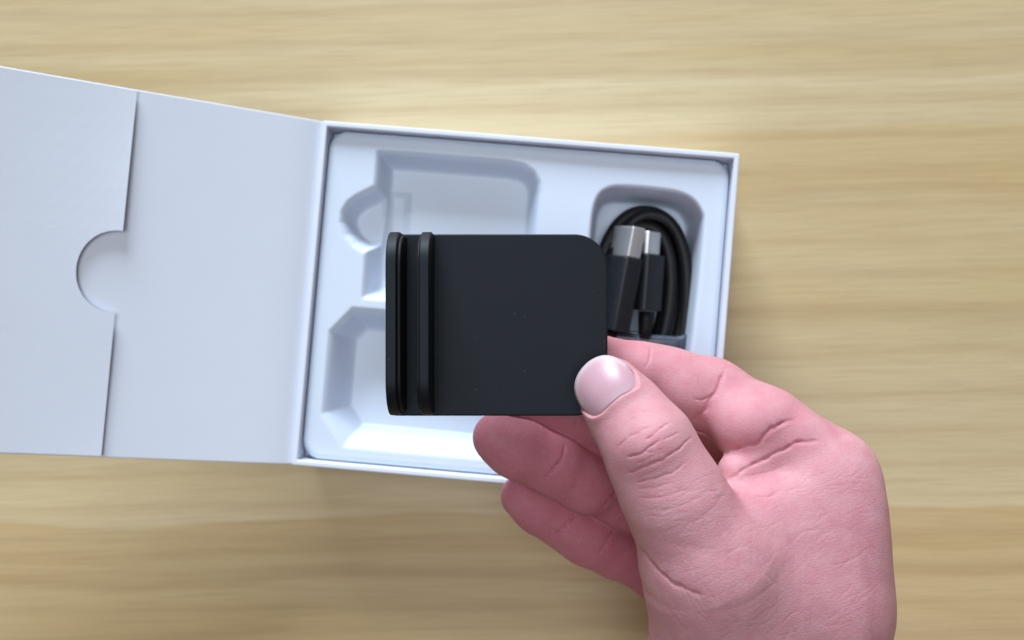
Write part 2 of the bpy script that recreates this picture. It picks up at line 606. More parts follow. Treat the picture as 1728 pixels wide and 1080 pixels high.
z = np.maximum(z, well(dA, 0.0092, 0.0038) + well(dS, 0.0009, 0.0016))
z = np.maximum(z, well(dB, 0.0120, 0.0062))
z = np.maximum(z, well(dC, 0.0178, 0.0020))
# rolled outer edge with round corners
R0 = 0.0058
qx, qy = np.abs(P2[:, 0]) - (tw - R0), np.abs(P2[:, 1]) - (th - R0)
dE = np.hypot(np.maximum(qx, 0), np.maximum(qy, 0)) + np.minimum(np.maximum(qx, qy), 0) - R0
e = np.clip((dE + 0.0016) / 0.0016, 0, None)
z = z + np.where(dE < 0, 0.0010 * e ** 2, 0.0010 + np.minimum(dE * 3, 0.004))
zz = TRAY_Z - z
# soften the heightfield a little, as thermoformed sheet is
Z = zz.reshape(nx, ny)
for _ in range(2):
    Zp = np.pad(Z, 1, mode='edge')
    Z = (Zp[1:-1, 1:-1] * 4 + Zp[:-2, 1:-1] + Zp[2:, 1:-1] + Zp[1:-1, :-2] + Zp[1:-1, 2:]) / 8
# very slight warp of the flat land
Z = Z + 0.00012 * np.sin(GX * 60) * np.sin(GY * 75 + 1)
Z = np.maximum(Z, 0.0026)
idx = np.arange(nx * ny).reshape(nx, ny)
quads = np.stack([idx[:-1, :-1], idx[1:, :-1], idx[1:, 1:], idx[:-1, 1:]], -1).reshape(-1, 4)
me = quad_mesh(np.stack([GX.ravel(), GY.ravel(), Z.ravel()], 1), quads)
tray = finish('insert_tray', me, M_tray, None, True, (BOX_C[0], BOX_C[1], 0.0), (0, 0, BOX_T))
tag(tray, 'white moulded plastic insert with shaped recesses inside the open box', 'tray')
FLOOR_C = TRAY_Z - 0.0178

# ------------------------------------------------------------------ the coiled cable in its recess
def tube(name, pts, r, mat, parent, seg=12, closed=False):
    pts = [Vector(p) for p in pts]
    n = len(pts)
    V, F = [], []
    up = Vector((0, 0, 1))
    for i, p in enumerate(pts):
        t = (pts[min(i + 1, n - 1)] - pts[max(i - 1, 0)]).normalized()
        a = t.cross(up)
        if a.length < 1e-4:
            a = Vector((1, 0, 0))
        a.normalize()
        b = a.cross(t).normalized()
        rr = r[i] if isinstance(r, (list, tuple)) else r
        for k in range(seg):
            th_ = 2 * math.pi * k / seg
            V.append(p + a * rr * math.cos(th_) + b * rr * math.sin(th_))
    for i in range(n - 1):
        for k in range(seg):
            F.append((i * seg + k, i * seg + (k + 1) % seg, (i + 1) * seg + (k + 1) % seg, (i + 1) * seg + k))
    F.append(tuple(range(seg))[::-1])
    F.append(tuple((n - 1) * seg + k for k in range(seg)))
    bm = bmesh.new()
    bvv = [bm.verts.new(v) for v in V]
    for f in F:
        bm.faces.new([bvv[i] for i in f])
    return from_bm(name, bm, mat, parent, smooth=True)

cab_o = on_plane(1086, 500, FLOOR_C)
cable = empty('usb_cable', tuple(cab_o), (0, 0, BOX_T))
tag(cable, 'black coiled charging cable with silver plugs in the right recess of the tray', 'cable')
def loc_c(px, py, z):
    """pixel at a level z above the recess floor -> local point of the cable"""
    q = on_plane(px, py, FLOOR_C + z) - cab_o
    c, s = math.cos(-BOX_T), math.sin(-BOX_T)
    return Vector((c * q[0] - s * q[1], s * q[0] + c * q[1], q[2]))
CR = 0.0021
pts = []
loops = [(15.0, 28.6), (9.0, 22.0), (15.2, 28.8), (11.6, 25.4), (6.6, 19.5), (13.4, 26.8), (15.2, 29.0), (8.6, 22.0), (12.4, 26.2)]
turns = len(loops) - 1
NP = 90 * turns
TOPY = loc_c(1084, 353, 0.008)[1]
for k in range(NP + 1):
    f = k / NP * turns
    i = min(int(f), turns - 1)
    u = f - i
    u = u * u * (3 - 2 * u)
    a = 2 * math.pi * f + math.radians(-80)
    rx = (loops[i][0] + (loops[i + 1][0] - loops[i][0]) * u) * 0.001
    ry = (loops[i][1] + (loops[i + 1][1] - loops[i][1]) * u) * 0.001
    zz_ = 0.0022 + 0.0080 * k / NP + 0.0006 * math.sin(a * 1.5)
    ca, sa = math.cos(a), math.sin(a)
    x = rx * math.copysign(abs(ca) ** 0.9, ca) + 0.0003 * math.sin(f * 5) - 0.0016
    y = TOPY - 0.0285 + 0.0012 * math.sin(f * 2.3) * max(sa, 0) + ry * math.copysign(abs(sa) ** 0.9, sa)
    pts.append((x, y, zz_))
# last end leads up to the first plug's tail
tube('cord', pts, CR, M_cord, cable, 14)

def box_part(name, cx, L, W, T, r, mat, parent, seg=5):
    """block along local +y from 0 to L, W wide, T thick, rounded section"""
    bm = bmesh.new()
    prof = rounded(-W / 2, -T / 2, W / 2, T / 2, r, seg)
    a = [bm.verts.new((p[0], cx, p[1])) for p in prof]
    b = [bm.verts.new((p[0], cx + L, p[1])) for p in prof]
    n = len(prof)
    bm.faces.new(a)
    bm.faces.new(b[::-1])
    for i in range(n):
        bm.faces.new((a[i], b[i], b[(i + 1) % n], a[(i + 1) % n]))
    o = from_bm(name, bm, mat, parent)
    bevel(o, 0.0004, 2, 50)
    return o
def plug(p_tip, p_tail, roll, bodyL, bodyW, bodyT, shL, shW, shT, shr, label):
    d = (p_tip - p_tail)
    L = d.length
    y = d.normalized()
    x = y.cross(Vector((0, 0, 1))).normalized()
    zax = x.cross(y)
    Rm = Matrix((x, y, zax)).transposed().to_4x4() @ Matrix.Rotation(roll, 4, 'Y')
    body = box_part('plug_body', 0, bodyL, bodyW, bodyT, min(bodyT, bodyW) * 0.22, M_plug, cable)
    body.matrix_local = Matrix.Translation(p_tip - y * (bodyL + shL)) @ Rm
    body['label'] = label
    sh = box_part('metal_shell', bodyL + 0.0001, shL, shW, shT, shr, M_steel, body)
    # strain relief behind the body
    st = [(0, -0.0002, 0), (0, -0.003, 0), (0, -0.006, 0), (0, -0.009, 0)]
    tube('strain_relief', st, [0.0026, 0.0025, 0.0022, 0.0019], M_cord, body, 12)
    return body
plug(loc_c(1063, 384, 0.0148), loc_c(1030, 560, 0.0125), math.radians(-66), 0.0230, 0.0135, 0.0070, 0.0095, 0.0120, 0.0046, 0.0004, 'wide black plug body with a silver rectangular shell')
plug(loc_c(1101, 392, 0.0142), loc_c(1090, 540, 0.0130), math.radians(38), 0.0175, 0.0085, 0.0058, 0.0072, 0.0066, 0.0026, 0.00125, 'narrow black plug body with a small silver rounded shell')
# film strap around the coil
bm = bmesh.new()
prof = rounded(-0.0142, 0.0012, 0.0142, 0.0136, 0.0045, 8)
sy0 = loc_c(1100, 562, 0.0136)[1]
rows = []
for k in range(7):
    yy = sy0 - 0.012 * k / 6
    rows.append([bm.verts.new((p[0] * (1 + 0.012 * math.sin(k * 1.9 + i * 0.4)), yy + 0.0006 * math.sin(i * 0.5), p[1] + (0.00035 * math.sin(k * 2.2 + i * 0.7) if p[1] > 0.005 else 0))) for i, p in enumerate(prof)])
for a, b in zip(rows, rows[1:]):
    for i in range(len(prof)):
        bm.faces.new((a[i], b[i], b[(i + 1) % len(prof)], a[(i + 1) % len(prof)]))
strap = from_bm('film_strap', bm, M_tie, cable, smooth=True)
sm = strap.modifiers.new('thickness', 'SOLIDIFY')
sm.thickness = 0.0002

# ------------------------------------------------------------------ the black holder in the hand
PL_D, RIB_D, PL_T = 205.0, 192.0, 4.2          # distances from the lens, plate thickness (mm)
HO = cpt(837, 548, PL_D)                        # middle of the plate's front face, camera frame
holder = empty('device_holder', tuple(cam_to_world(HO)), CAM_R.to_euler())
tag(holder, 'matte black ribbed holder plate gripped between thumb and fingers', 'holder')
x0 = cpt(650, 0, RIB_D)[0]
x1 = cpt(1025.5, 0, PL_D)[0]
y1 = cpt(0, 395, PL_D)[1]
y0 = cpt(0, 702, PL_D)[1]
mm = 0.001
def hl(pts):
    return [((p[0] - HO[0]) * mm, (p[1] - HO[1]) * mm) for p in pts]
bm = bmesh.new()
prism(bm, hl(rounded(x0, y0, x1, y1, (8.0, 0.6, 0.6, 8.0), 14)), -PL_T * mm, 0.0)
plate = from_bm('plate', bm, M_black, holder)
bevel(plate, 0.00045, 3, 40)
def rib(name, xa, xb, top_d, inset, r_front, mat, bev, parent=holder):
    """upright rib: outline in the y-z plane, extruded along x"""
    hz = (PL_D - top_d)
    prof = rounded(y0 + inset, -0.6, y1 - inset, hz, (r_front, 0, 0, r_front), 16)
    # rounded() runs x=y-axis here: corners (x1,y1) and (x0,y1) are the two front ends
    prof = rounded(y0 + inset + 0.65, -0.6, y1 - inset, hz, (r_front, r_front * 1.08, 0, 0), 16)
    bm = bmesh.new()
    a = [bm.verts.new(((xa - HO[0]) * mm, (p[0] - HO[1]) * mm, p[1] * mm)) for p in prof]
    b = [bm.verts.new(((xb - HO[0]) * mm, (p[0] - HO[1]) * mm, p[1] * mm)) for p in prof]
    n = len(prof)
    bm.faces.new(a)
    bm.faces.new(b[::-1])
    for i in range(n):
        bm.faces.new((a[i], b[i], b[(i + 1) % n], a[(i + 1) % n]))
    o = from_bm(name, bm, mat, parent)
    bevel(o, bev, 3, 40)
    return o
def xr(px, D=RIB_D):
    return cpt(px, 0, D)[0]
rib1 = rib('rib', x0 + 0.01, xr(668.5), RIB_D, 0.03, 8.2, M_black, 0.00035)
rib2 = rib('rib', xr(706.5), xr(724), RIB_D, 0.03, 8.2, M_black, 0.00035)
pad1 = rib('grip_pad', xr(668.5) - 0.05, xr(668.5) + 0.85, RIB_D + 1.1, 0.9, 7.4, M_pad, 0.0003, rib1)
pad2 = rib('grip_pad', xr(706.5) - 0.55, xr(706.5) + 0.05, RIB_D + 0.9, 0.9, 7.4, M_pad, 0.0002, rib2)

# ------------------------------------------------------------------ the hand
# one implicit surface (tapered limbs blended at the joints), turned into one mesh; millimetres, camera frame
def K(px, py, D, r):
    return (cpt(px, py, D).astype(np.float32), np.float32(r))
def cap(P, A, B, flat=None):
    a, ra = A
    b, rb = B
    ba = b - a
    pa = P - a
    t = np.clip((pa @ ba) / (ba @ ba), 0, 1)
    q = pa - t[:, None] * ba
    if flat is not None:
        n, s = flat
        q = q + ((s - 1) * (q @ n))[:, None] * n
    return np.sqrt((q * q).sum(1)) - (ra + (rb - ra) * t)
def smin(a, b, k):
    hh = np.maximum(k - np.abs(a - b), 0) / k
    return np.minimum(a, b) - hh * hh * k * 0.25
def chain(P, js, k, flats=None):
    d = None
    for i in range(len(js) - 1):
        c = cap(P, js[i], js[i + 1], flats[i] if flats else None)
        d = c if d is None else smin(d, c, k)
    return d
def ball(P, c, r):
    return np.sqrt(((P - c.astype(np.float32)) ** 2).sum(1)) - r
UZ = np.array([-0.30, 0.12, 0.94])
UZ = (UZ / np.linalg.norm(UZ)).astype(np.float32)
TH = [K(1027, 657, 197.2, 7.5), K(1056, 697, 196.0, 8.7), K(1093, 750, 193.6, 10.1), K(1112, 790, 193.2, 10.2), K(1141, 845, 193.5, 10.8), K(1196, 955, 197, 14.0), K(1236, 1125, 206, 20.5)]
IN = [K(985, 604, 217.5, 6.9), K(1085, 634, 219.0, 7.9), K(1130, 646, 220, 8.5), K(1198, 664, 220, 8.8), K(1292, 724, 214, 9.9), K(1392, 808, 212, 12.6)]
MI = [K(868, 662, 227, 7.0), K(985, 707, 232, 7.8), K(1060, 735, 235, 8.4), K(1165, 775, 237, 8.7), K(1260, 830, 235, 9.2), K(1375, 885, 230, 12)]
RI = [K(841, 738, 224, 6.7), K(880, 756, 225, 7.3), K(938, 783, 228, 7.6), K(985, 806, 233, 7.9), K(1045, 836, 241, 8.2), K(1180, 905, 246, 9.0), K(1330, 950, 243, 12)]
PI_ = [K(882, 838, 236, 6.0), K(915, 858, 238, 6.6), K(960, 886, 240, 6.7), K(990, 903, 243, 7.0), K(1034, 926, 247, 7.1), K(1130, 980, 250, 8.0), K(1270, 1020, 250, 11)]
BIG = 1e3
def parts(P):
    th_d = chain(P, TH[:5], 3.0, [(UZ, 1.22), (UZ, 1.18), (UZ, 1.08), (UZ, 1.05)])
    # knuckle pad
    th_d = smin(th_d, ball(P, cpt(1097, 748, 187.5), 4.6), 6.0)
    tmeta = smin(cap(P, TH[4], TH[5]), cap(P, TH[5], TH[6]), 8)
    ix = chain(P, IN, 3.5)
    ix = smin(ix, ball(P, cpt(1150, 672, 217), 7.4), 4)          # fleshy pad between the joints
    ix = smin(ix, ball(P, cpt(1258, 722, 209.5), 7.6), 5)
    mi = chain(P, MI, 3.5)
    mi = smin(mi, ball(P, cpt(1040, 735, 232), 7.0), 4)
    ri = chain(P, RI, 5.0)
    ri = smin(ri, ball(P, cpt(868, 760, 222.5), 6.0), 4)
    ri = smin(ri, ball(P, cpt(990, 812, 231.5), 6.8), 5)
    pk = chain(P, PI_, 4.5)
    pk = smin(pk, ball(P, cpt(905, 858, 235.5), 5.2), 3)
    pk = smin(pk, ball(P, cpt(996, 909, 242.5), 5.8), 5)
    # palm and back of the hand
    W1, W2, W3 = K(1222, 1190, 214, 19.5), K(1358, 1190, 216, 17.5), K(1305, 1200, 226, 22)
    palm = cap(P, IN[-1], K(1374, 1030, 213, 15.8))
    palm = smin(palm, cap(P, K(1374, 1030, 213, 15.8), W2), 8)
    palm = smin(palm, cap(P, MI[-1], W3), 10)
    palm = smin(palm, cap(P, RI[-1], W3), 10)
    palm = smin(palm, cap(P, PI_[-1], W3), 10)
    palm = smin(palm, cap(P, K(1300, 960, 232, 16), W3), 10)
    palm = smin(palm, cap(P, W1, W2), 10)
    palm = smin(palm, tmeta, 9)
    # muscle between thumb and forefinger, web edge
    palm = smin(palm, cap(P, K(1250, 868, 203, 6.5), K(1372, 815, 209, 9.0)), 7)
    palm = smin(palm, cap(P, K(1285, 905, 205, 10.0), K(1385, 900, 209, 13)), 9)
    palm = smin(palm, cap(P, K(1290, 1000, 207, 15.0), K(1374, 1000, 211, 15)), 10)
    # fold of skin between the forefinger's base and the web
    palm = smin(palm, cap(P, K(1243, 797, 206, 4.6), K(1352, 742, 209.5, 6.4)), 2.6)
    # forearm
    f1, f2 = K(1225, 1500, 222, 19.5), K(1355, 1500, 224, 18.5)
    palm = smin(palm, smin(smin(cap(P, W1, f1), cap(P, W2, f2), 10), cap(P, W3, K(1305, 1500, 230, 22)), 10), 10)
    # tendon and knuckle relief on the back
    palm = smin(palm, cap(P, K(1437, 850, 206.5, 4.0), K(1405, 1090, 203, 4.2)), 9)
    return dict(thumb=th_d, index=ix, middle=mi, ring=ri, pinky=pk, palm=palm)
PX0, PX1, PY0, PY1 = x0, x1, y0, y1
def plate_sd(P):
    c = np.array([(PX0 + PX1) / 2, (PY0 + PY1) / 2, -(PL_D + PL_T / 2)], np.float32)
    q = np.abs(P - c) - np.array([(PX1 - PX0) / 2, (PY1 - PY0) / 2, PL_T / 2], np.float32)
    return np.sqrt((np.maximum(q, 0) ** 2).sum(1)) + np.minimum(q.max(1), 0)
def combine(d):
    palm = d['palm']
    base = smin(palm, d['thumb'], 5.0)
    hnd = base
    for nme, k in (('index', 2.6), ('middle', 3.0), ('ring', 3.0), ('pinky', 3.0)):
        hnd = np.minimum(hnd, smin(palm, d[nme], k))
    return hnd
def sdf(P):
    P = np.asarray(P, np.float32)
    out_ = np.empty(len(P), np.float32)
    for s in range(0, len(P), 40000):
        q = P[s:s + 40000]
        hnd = combine(parts(q))
        out_[s:s + 40000] = np.maximum(hnd, -(plate_sd(q) - 0.06))
    return out_
def value_grad(P, e=0.1):
    v0 = sdf(P).astype(np.float64)
    g = np.empty((len(P), 3))
    for a in range(3):
        dlt = np.zeros(3)
        dlt[a] = e
        g[:, a] = sdf(P + dlt) - v0
    return v0, g / np.maximum(np.linalg.norm(g, axis=1, keepdims=True), 1e-9)

HV = 0.5
lo = np.array([-16.0, -122.0, -284.0])
hi = np.array([112.0, 2.0, -176.0])
CS = 4
nc = np.ceil((hi - lo) / (HV * CS)).astype(int)
cc = np.stack(np.meshgrid(*[np.arange(n) for n in nc], indexing='ij'), -1).reshape(-1, 3)
centre = lo + (cc + 0.5) * HV * CS
dc = sdf(centre)
nf = nc * CS + 1
Fd = np.empty(tuple(nf), np.float32)
big = np.repeat(np.repeat(np.repeat(dc.reshape(nc), CS, 0), CS, 1), CS, 2)
Fd[:-1, :-1, :-1] = big
Fd[-1], Fd[:, -1], Fd[:, :, -1] = 5, 5, 5
act = cc[np.abs(dc) < HV * CS * 1.35 + 0.6]
off = np.stack(np.meshgrid(*[np.arange(CS + 1)] * 3, indexing='ij'), -1).reshape(-1, 3)
pidx = (act[:, None, :] * CS + off[None]).reshape(-1, 3)
flat_i = np.unique(np.ravel_multi_index(pidx.T, tuple(nf)))
gi = np.stack(np.unravel_index(flat_i, tuple(nf)), 1)
Fd.ravel()[flat_i] = sdf(lo + gi * HV).astype(np.float32)
Fd[0], Fd[:, 0], Fd[:, :, 0], Fd[-1], Fd[:, -1], Fd[:, :, -1] = 5, 5, 5, 5, 5, 5
ins = Fd < 0
cnt = np.zeros(tuple(nf - 1), np.int8)
for dx in (0, 1):
    for dy in (0, 1):
        for dz in (0, 1):
            cnt += ins[dx:dx + nf[0] - 1, dy:dy + nf[1] - 1, dz:dz + nf[2] - 1]
cells = np.argwhere((cnt > 0) & (cnt < 8))
vmap = np.full(tuple(nf - 1), -1, np.int32)
vmap[tuple(cells.T)] = np.arange(len(cells))
acc = np.zeros((len(cells), 3))
num = np.zeros(len(cells))
corners = [(i, j, k) for i in (0, 1) for j in (0, 1) for k in (0, 1)]
for a in corners:
    for ax in range(3):
        if a[ax]:
            continue
        b = list(a)
        b[ax] = 1
        fa = Fd[tuple((cells + a).T)]
        fb = Fd[tuple((cells + b).T)]
        m_ = (fa < 0) != (fb < 0)
        t = np.where(m_, fa / np.where(fa == fb, 1, fa - fb), 0)
        pt = np.tile(np.array(a, float), (len(cells), 1))
        pt[:, ax] = t
        acc[m_] += pt[m_]
        num[m_] += 1
HVTS = lo + (cells + acc / num[:, None]) * HV
quads = []
for ax in range(3):
    o1, o2 = [(1, 2), (2, 0), (0, 1)][ax]
    sl0 = [slice(1, -1)] * 3
    sl0[ax] = slice(0, -1)
    sl1 = list(sl0)
    sl1[ax] = slice(1, None)
    A = ins[tuple(sl0)]
    B = ins[tuple(sl1)]
    for flip, msk in ((False, A & ~B), (True, ~A & B)):
        e_ = np.argwhere(msk)
        base = e_ + 1
        base[:, ax] -= 1
        def cell(d1, d2):
            c_ = base.copy()
            c_[:, o1] += d1
            c_[:, o2] += d2
            return vmap[tuple(c_.T)]
        q = np.stack([cell(-1, -1), cell(0, -1), cell(0, 0), cell(-1, 0)], 1)
        quads.append(q[:, ::-1] if flip else q)
quads = np.concatenate(quads)
quads = quads[(quads >= 0).all(1)]

def newton(P, it):
    for _ in range(it):
        v0, g = value_grad(P)
        P = P - np.clip(v0, -0.5, 0.5)[:, None] * g
    return P
# one linear subdivision, then back on to the surface
e_all = np.sort(np.concatenate([quads[:, [0, 1]], quads[:, [1, 2]], quads[:, [2, 3]], quads[:, [3, 0]]]), 1)
key = e_all[:, 0].astype(np.int64) * len(HVTS) + e_all[:, 1]
uk, inv = np.unique(key, return_inverse=True)
ea, eb = uk // len(HVTS), uk % len(HVTS)
nq = len(quads)
ev = (len(HVTS) + inv).reshape(4, nq)
fv = len(HVTS) + len(uk) + np.arange(nq)
VV = np.concatenate([HVTS, (HVTS[ea] + HVTS[eb]) / 2, HVTS[quads].mean(1)])
q2 = np.concatenate([np.stack([quads[:, i], ev[i], fv, ev[(i + 3) % 4]], 1) for i in range(4)])
VV = newton(VV, 1)
# relax away the grid, then settle again
def relax(V_, q_, n, lam=0.5):
    e1 = np.concatenate([q_[:, [0, 1]], q_[:, [1, 2]], q_[:, [2, 3]], q_[:, [3, 0]]])
    cn = np.bincount(e1[:, 0], minlength=len(V_)) + np.bincount(e1[:, 1], minlength=len(V_))
    for _ in range(n):
        A_ = np.zeros_like(V_)
        for ax in range(3):
            A_[:, ax] = np.bincount(e1[:, 0], V_[e1[:, 1], ax], len(V_)) + np.bincount(e1[:, 1], V_[e1[:, 0], ax], len(V_))
        V_ = V_ + lam * (A_ / np.maximum(cn, 1)[:, None] - V_)
    return V_
VV = relax(VV, q2, 3)
v0, NRM = value_grad(VV)
VV = VV - np.clip(v0, -0.3, 0.3)[:, None] * NRM

# which limb each vertex belongs to
dd = {k: np.empty(len(VV)) for k in ('thumb', 'index', 'middle', 'ring', 'pinky', 'palm')}
for s in range(0, len(VV), 40000):
    for k, a in parts(VV[s:s + 40000].astype(np.float32)).items():
        dd[k][s:s + 40000] = a
names = list(dd)
owner = np.argmin(np.stack([dd[k] for k in names]), 0)
PXY = np.stack([864 + FPX * VV[:, 0] / -VV[:, 2], 540 - FPX * VV[:, 1] / -VV[:, 2]], 1)
facing = sstep(NRM[:, 2], 0.02, 0.25)
def line_dist(Q, pl):
    pl = np.asarray(pl, float)
    d = np.full(len(Q), 1e9)
    tt_ = np.zeros(len(Q))
    n = len(pl) - 1
    for i in range(n):
        a, b = pl[i], pl[i + 1]
        e = b - a
        t = np.clip(((Q - a) @ e) / (e @ e), 0, 1)
        x = np.sqrt(((Q - a - t[:, None] * e) ** 2).sum(1))
        m_ = x < d
        d[m_] = x[m_]
        tt_[m_] = (i + t[m_]) / n
    return d, tt_
disp = np.zeros(len(VV))
def lump(Q, s, seed):
    r = np.random.default_rng(seed)
    o_ = np.zeros(len(Q))
    for _ in range(10):
        k_ = r.normal(0, 1, 3)
        k_ *= s / np.linalg.norm(k_) * r.uniform(0.6, 1.6)
        o_ += np.sin(Q @ k_ + r.uniform(0, 6.28))
    return o_ / 10 ** 0.5
JIT = np.stack([lump(VV, 1.3, 11), lump(VV, 1.3, 12)], 1) * 1.3 + np.stack([lump(VV, 3.5, 13), lump(VV, 3.5, 14)], 1) * 0.5
DEPV = np.clip(1 + 0.30 * lump(VV, 1.6, 15), 0.45, 1.5)
crease_mask = np.zeros(len(VV))
# creases: limbs they lie on, course, depth (mm), half width (pixels of the photograph)
CR_ = [
    (('thumb', 'palm'), [(1088, 742), (1100, 735), (1111, 727), (1131, 713)], 0.34, 1.8),
    (('thumb', 'palm'), [(1058, 771), (1076, 767), (1092, 757), (1113, 742)], 0.38, 1.9),
    (('thumb', 'palm'), [(1056, 799), (1086, 790), (1113, 780), (1133, 766), (1149, 755), (1166, 738)], 0.30, 1.8),
    (('thumb', 'palm'), [(1041, 762), (1050, 748), (1066, 734), (1084, 723), (1100, 719)], 0.16, 2.0),
    (('thumb', 'palm'), [(1117, 743), (1131, 737), (1146, 729)], 0.18, 1.5),
    (('thumb', 'palm'), [(1054, 711), (1070, 699), (1096, 694), (1121, 706)], 0.10, 1.6),
    (('thumb', 'palm'), [(1050, 722), (1070, 708), (1092, 703), (1112, 708), (1124, 722)], 0.10, 1.5),
    (('thumb', 'palm'), [(1123, 715), (1132, 722), (1134, 733)], 0.10, 1.5),
    (('thumb', 'palm'), [(1088, 764), (1104, 764), (1118, 758)], 0.12, 1.4),
    (('thumb', 'palm'), [(1072, 783), (1096, 776), (1120, 762)], 0.10, 1.3),
    (('thumb', 'palm'), [(1070, 814), (1100, 809), (1132, 799), (1160, 780)], 0.16, 1.8),
    (('thumb', 'palm'), [(1076, 826), (1105, 823), (1138, 813)], 0.10, 1.6),
    (('thumb', 'palm'), [(1082, 842), (1120, 838), (1168, 820)], 0.10, 1.8),
    (('thumb', 'palm'), [(1100, 862), (1140, 856), (1190, 838)], 0.08, 1.8),
    (('index', 'palm'), [(1099, 586), (1097, 594), (1094, 608), (1087, 624)], 0.22, 2.2),
    (('index', 'palm'), [(1223, 622), (1215, 645), (1203, 668), (1188, 694), (1166, 712)], 0.58, 3.8),
    (('index', 'palm'), [(1170, 676), (1186, 675), (1204, 664)], 0.30, 2.0),
    (('index', 'palm'), [(1178, 703), (1188, 688), (1190, 678)], 0.22, 2.0),
    (('index', 'palm'), [(1220, 768), (1236, 757), (1262, 752), (1279, 748), (1298, 729), (1318, 716), (1342, 709)], 0.48, 4.2),
    (('index', 'palm'), [(1224, 812), (1240, 803), (1268, 786), (1300, 769), (1322, 759), (1335, 750), (1358, 745), (1385, 745)], 0.46, 4.2),
    (('palm', 'thumb'), [(1234, 822), (1252, 830), (1275, 838), (1300, 836), (1320, 828)], 0.22, 2.4),
    (('palm', 'thumb'), [(1254, 808), (1290, 797), (1330, 785)], 0.13, 2.2),
    (('palm', 'thumb'), [(1262, 818), (1300, 812), (1340, 805)], 0.10, 2.2),
    (('ring',), [(953, 747), (948, 768), (936, 789), (918, 812)], 0.60, 2.6),
    (('ring',), [(945, 778), (928, 795)], 0.2, 2.0),
    (('ring', 'palm'), [(1046, 820), (1036, 836), (1026, 846), (1015, 861)], 0.52, 2.4),
    (('ring', 'palm'), [(1055, 850), (1047, 862), (1036, 874)], 0.32, 2.2),
    (('middle', 'palm'), [(973, 708), (970, 720), (964, 738)], 0.32, 2.2),
    (('pinky',), [(976, 853), (966, 872), (948, 892), (934, 906)], 0.60, 2.4),
    (('pinky',), [(958, 886), (940, 900)], 0.2, 1.8),
    (('pinky', 'palm'), [(1040, 882), (1028, 908), (1010, 938)], 0.48, 2.2),
    (('pinky', 'palm'), [(1030, 912), (1020, 932)], 0.24, 2.0),
    (('palm', 'thumb'), [(1062, 905), (1084, 930), (1100, 952), (1116, 969), (1136, 984), (1158, 996), (1185, 1005)], 0.42, 4.2),
    (('palm', 'thumb'), [(1096, 908), (1130, 915), (1192, 931), (1250, 948), (1310, 970)], 0.10, 13.0),
    (('palm', 'thumb'), [(1440, 860), (1460, 930), (1474, 990), (1480, 1060), (1482, 1130)], 0.30, 15.0),
]
ownn = {k: i for i, k in enumerate(names)}
for limbs, pl, dep, wd in CR_:
    pl = smooth_line(pl)
    msk = np.isin(owner, [ownn[k] for k in limbs]) & (facing > 0)
    mn, mx = pl.min(0) - 40, pl.max(0) + 40
    ii = np.where(msk & (PXY[:, 0] > mn[0]) & (PXY[:, 0] < mx[0]) & (PXY[:, 1] > mn[1]) & (PXY[:, 1] < mx[1]))[0]
    if not len(ii):
        continue
    d, t = line_dist(PXY[ii] + JIT[ii] * (1.0 if wd < 8 else 0.0), pl)
    fade = np.clip(np.minimum(t, 1 - t) * 5 + 0.15, 0, 1)
    g_ = np.exp(-(d / wd) ** 2)
    disp[ii] += facing[ii] * fade * dep * 0.72 * (DEPV[ii] if wd < 8 else 1.0) * (-np.exp(-(d / (0.8 * wd)) ** 2) - 0.25 * np.exp(-(d / (2.6 * wd)) ** 2))
    crease_mask[ii] = np.maximum(crease_mask[ii], g_ * fade * min(dep * 2.2, 1))
# many short fine lines across the back of the thumb and the web
for k in range(320):
    cx, cy = rng.uniform(1080, 1470), rng.uniform(800, 1075)
    if cx < 1075 + max(0, (cy - 800)) * 0.1:
        continue
    ang = math.radians(rng.normal(-22 if cy < 900 else (68 if rng.random() < 0.6 else -35), 14))
    L_ = rng.uniform(12, 34)
    bend = rng.normal(0, 2.5)
    dv = np.array([math.cos(ang), math.sin(ang)])
    pv = np.array([-dv[1], dv[0]])
    pl = smooth_line([np.array([cx, cy]) - dv * L_, np.array([cx, cy]) + pv * bend, np.array([cx, cy]) + dv * L_], 6)
    msk = (PXY[:, 0] > cx - 60) & (PXY[:, 0] < cx + 60) & (PXY[:, 1] > cy - 60) & (PXY[:, 1] < cy + 60) & np.isin(owner, [ownn['palm'], ownn['thumb']]) & (facing > 0)
    ii = np.where(msk)[0]
    d, t = line_dist(PXY[ii] + JIT[ii], pl)
    fade = np.clip(np.minimum(t, 1 - t) * 3, 0, 1)
    disp[ii] += -facing[ii] * fade * rng.uniform(0.02, 0.05) * np.exp(-(d / rng.uniform(1.2, 1.8)) ** 2)
# nail bed of the thumb
NAIL = np.array([(1056, 613), (1037, 602), (1017, 599.5), (996, 608), (979, 625), (970, 645), (970, 666), (979, 685), (988, 697), (1000, 704), (1014, 699), (1031, 683), (1048, 669), (1066, 660), (1077, 651), (1071, 630)])
NAIL = smooth_line(np.vstack([NAIL, NAIL[:1]]), 5)[:-1]
FREE = np.array([(979, 685), (970, 666), (970, 645), (979, 625), (996, 608), (1017, 599.5), (1037, 602), (1056, 613)])
FOLD = np.array([(976, 680), (988, 698), (1000, 706), (1015, 700), (1031, 684), (1048, 670), (1066, 661), (1078, 651), (1072, 630), (1058, 614)])
ii = np.where((owner == ownn['thumb']) & (NRM[:, 2] > -0.2) & (PXY[:, 1] < 730))[0]
sn = poly_sdf(PXY[ii], NAIL)
df, _ = line_dist(PXY[ii], smooth_line(FOLD, 6))
disp[ii] += -0.45 * sstep(-sn, -1.0, 3.0) + 0.22 * np.exp(-(df / 8.0) ** 2) * sstep(sn, -0.5, 1.6)
# gentle unevenness of flesh
disp += 0.09 * lump(VV, 0.30, 1) + 0.015 * lump(VV, 1.1, 2)
VV = VV + NRM * disp[:, None]
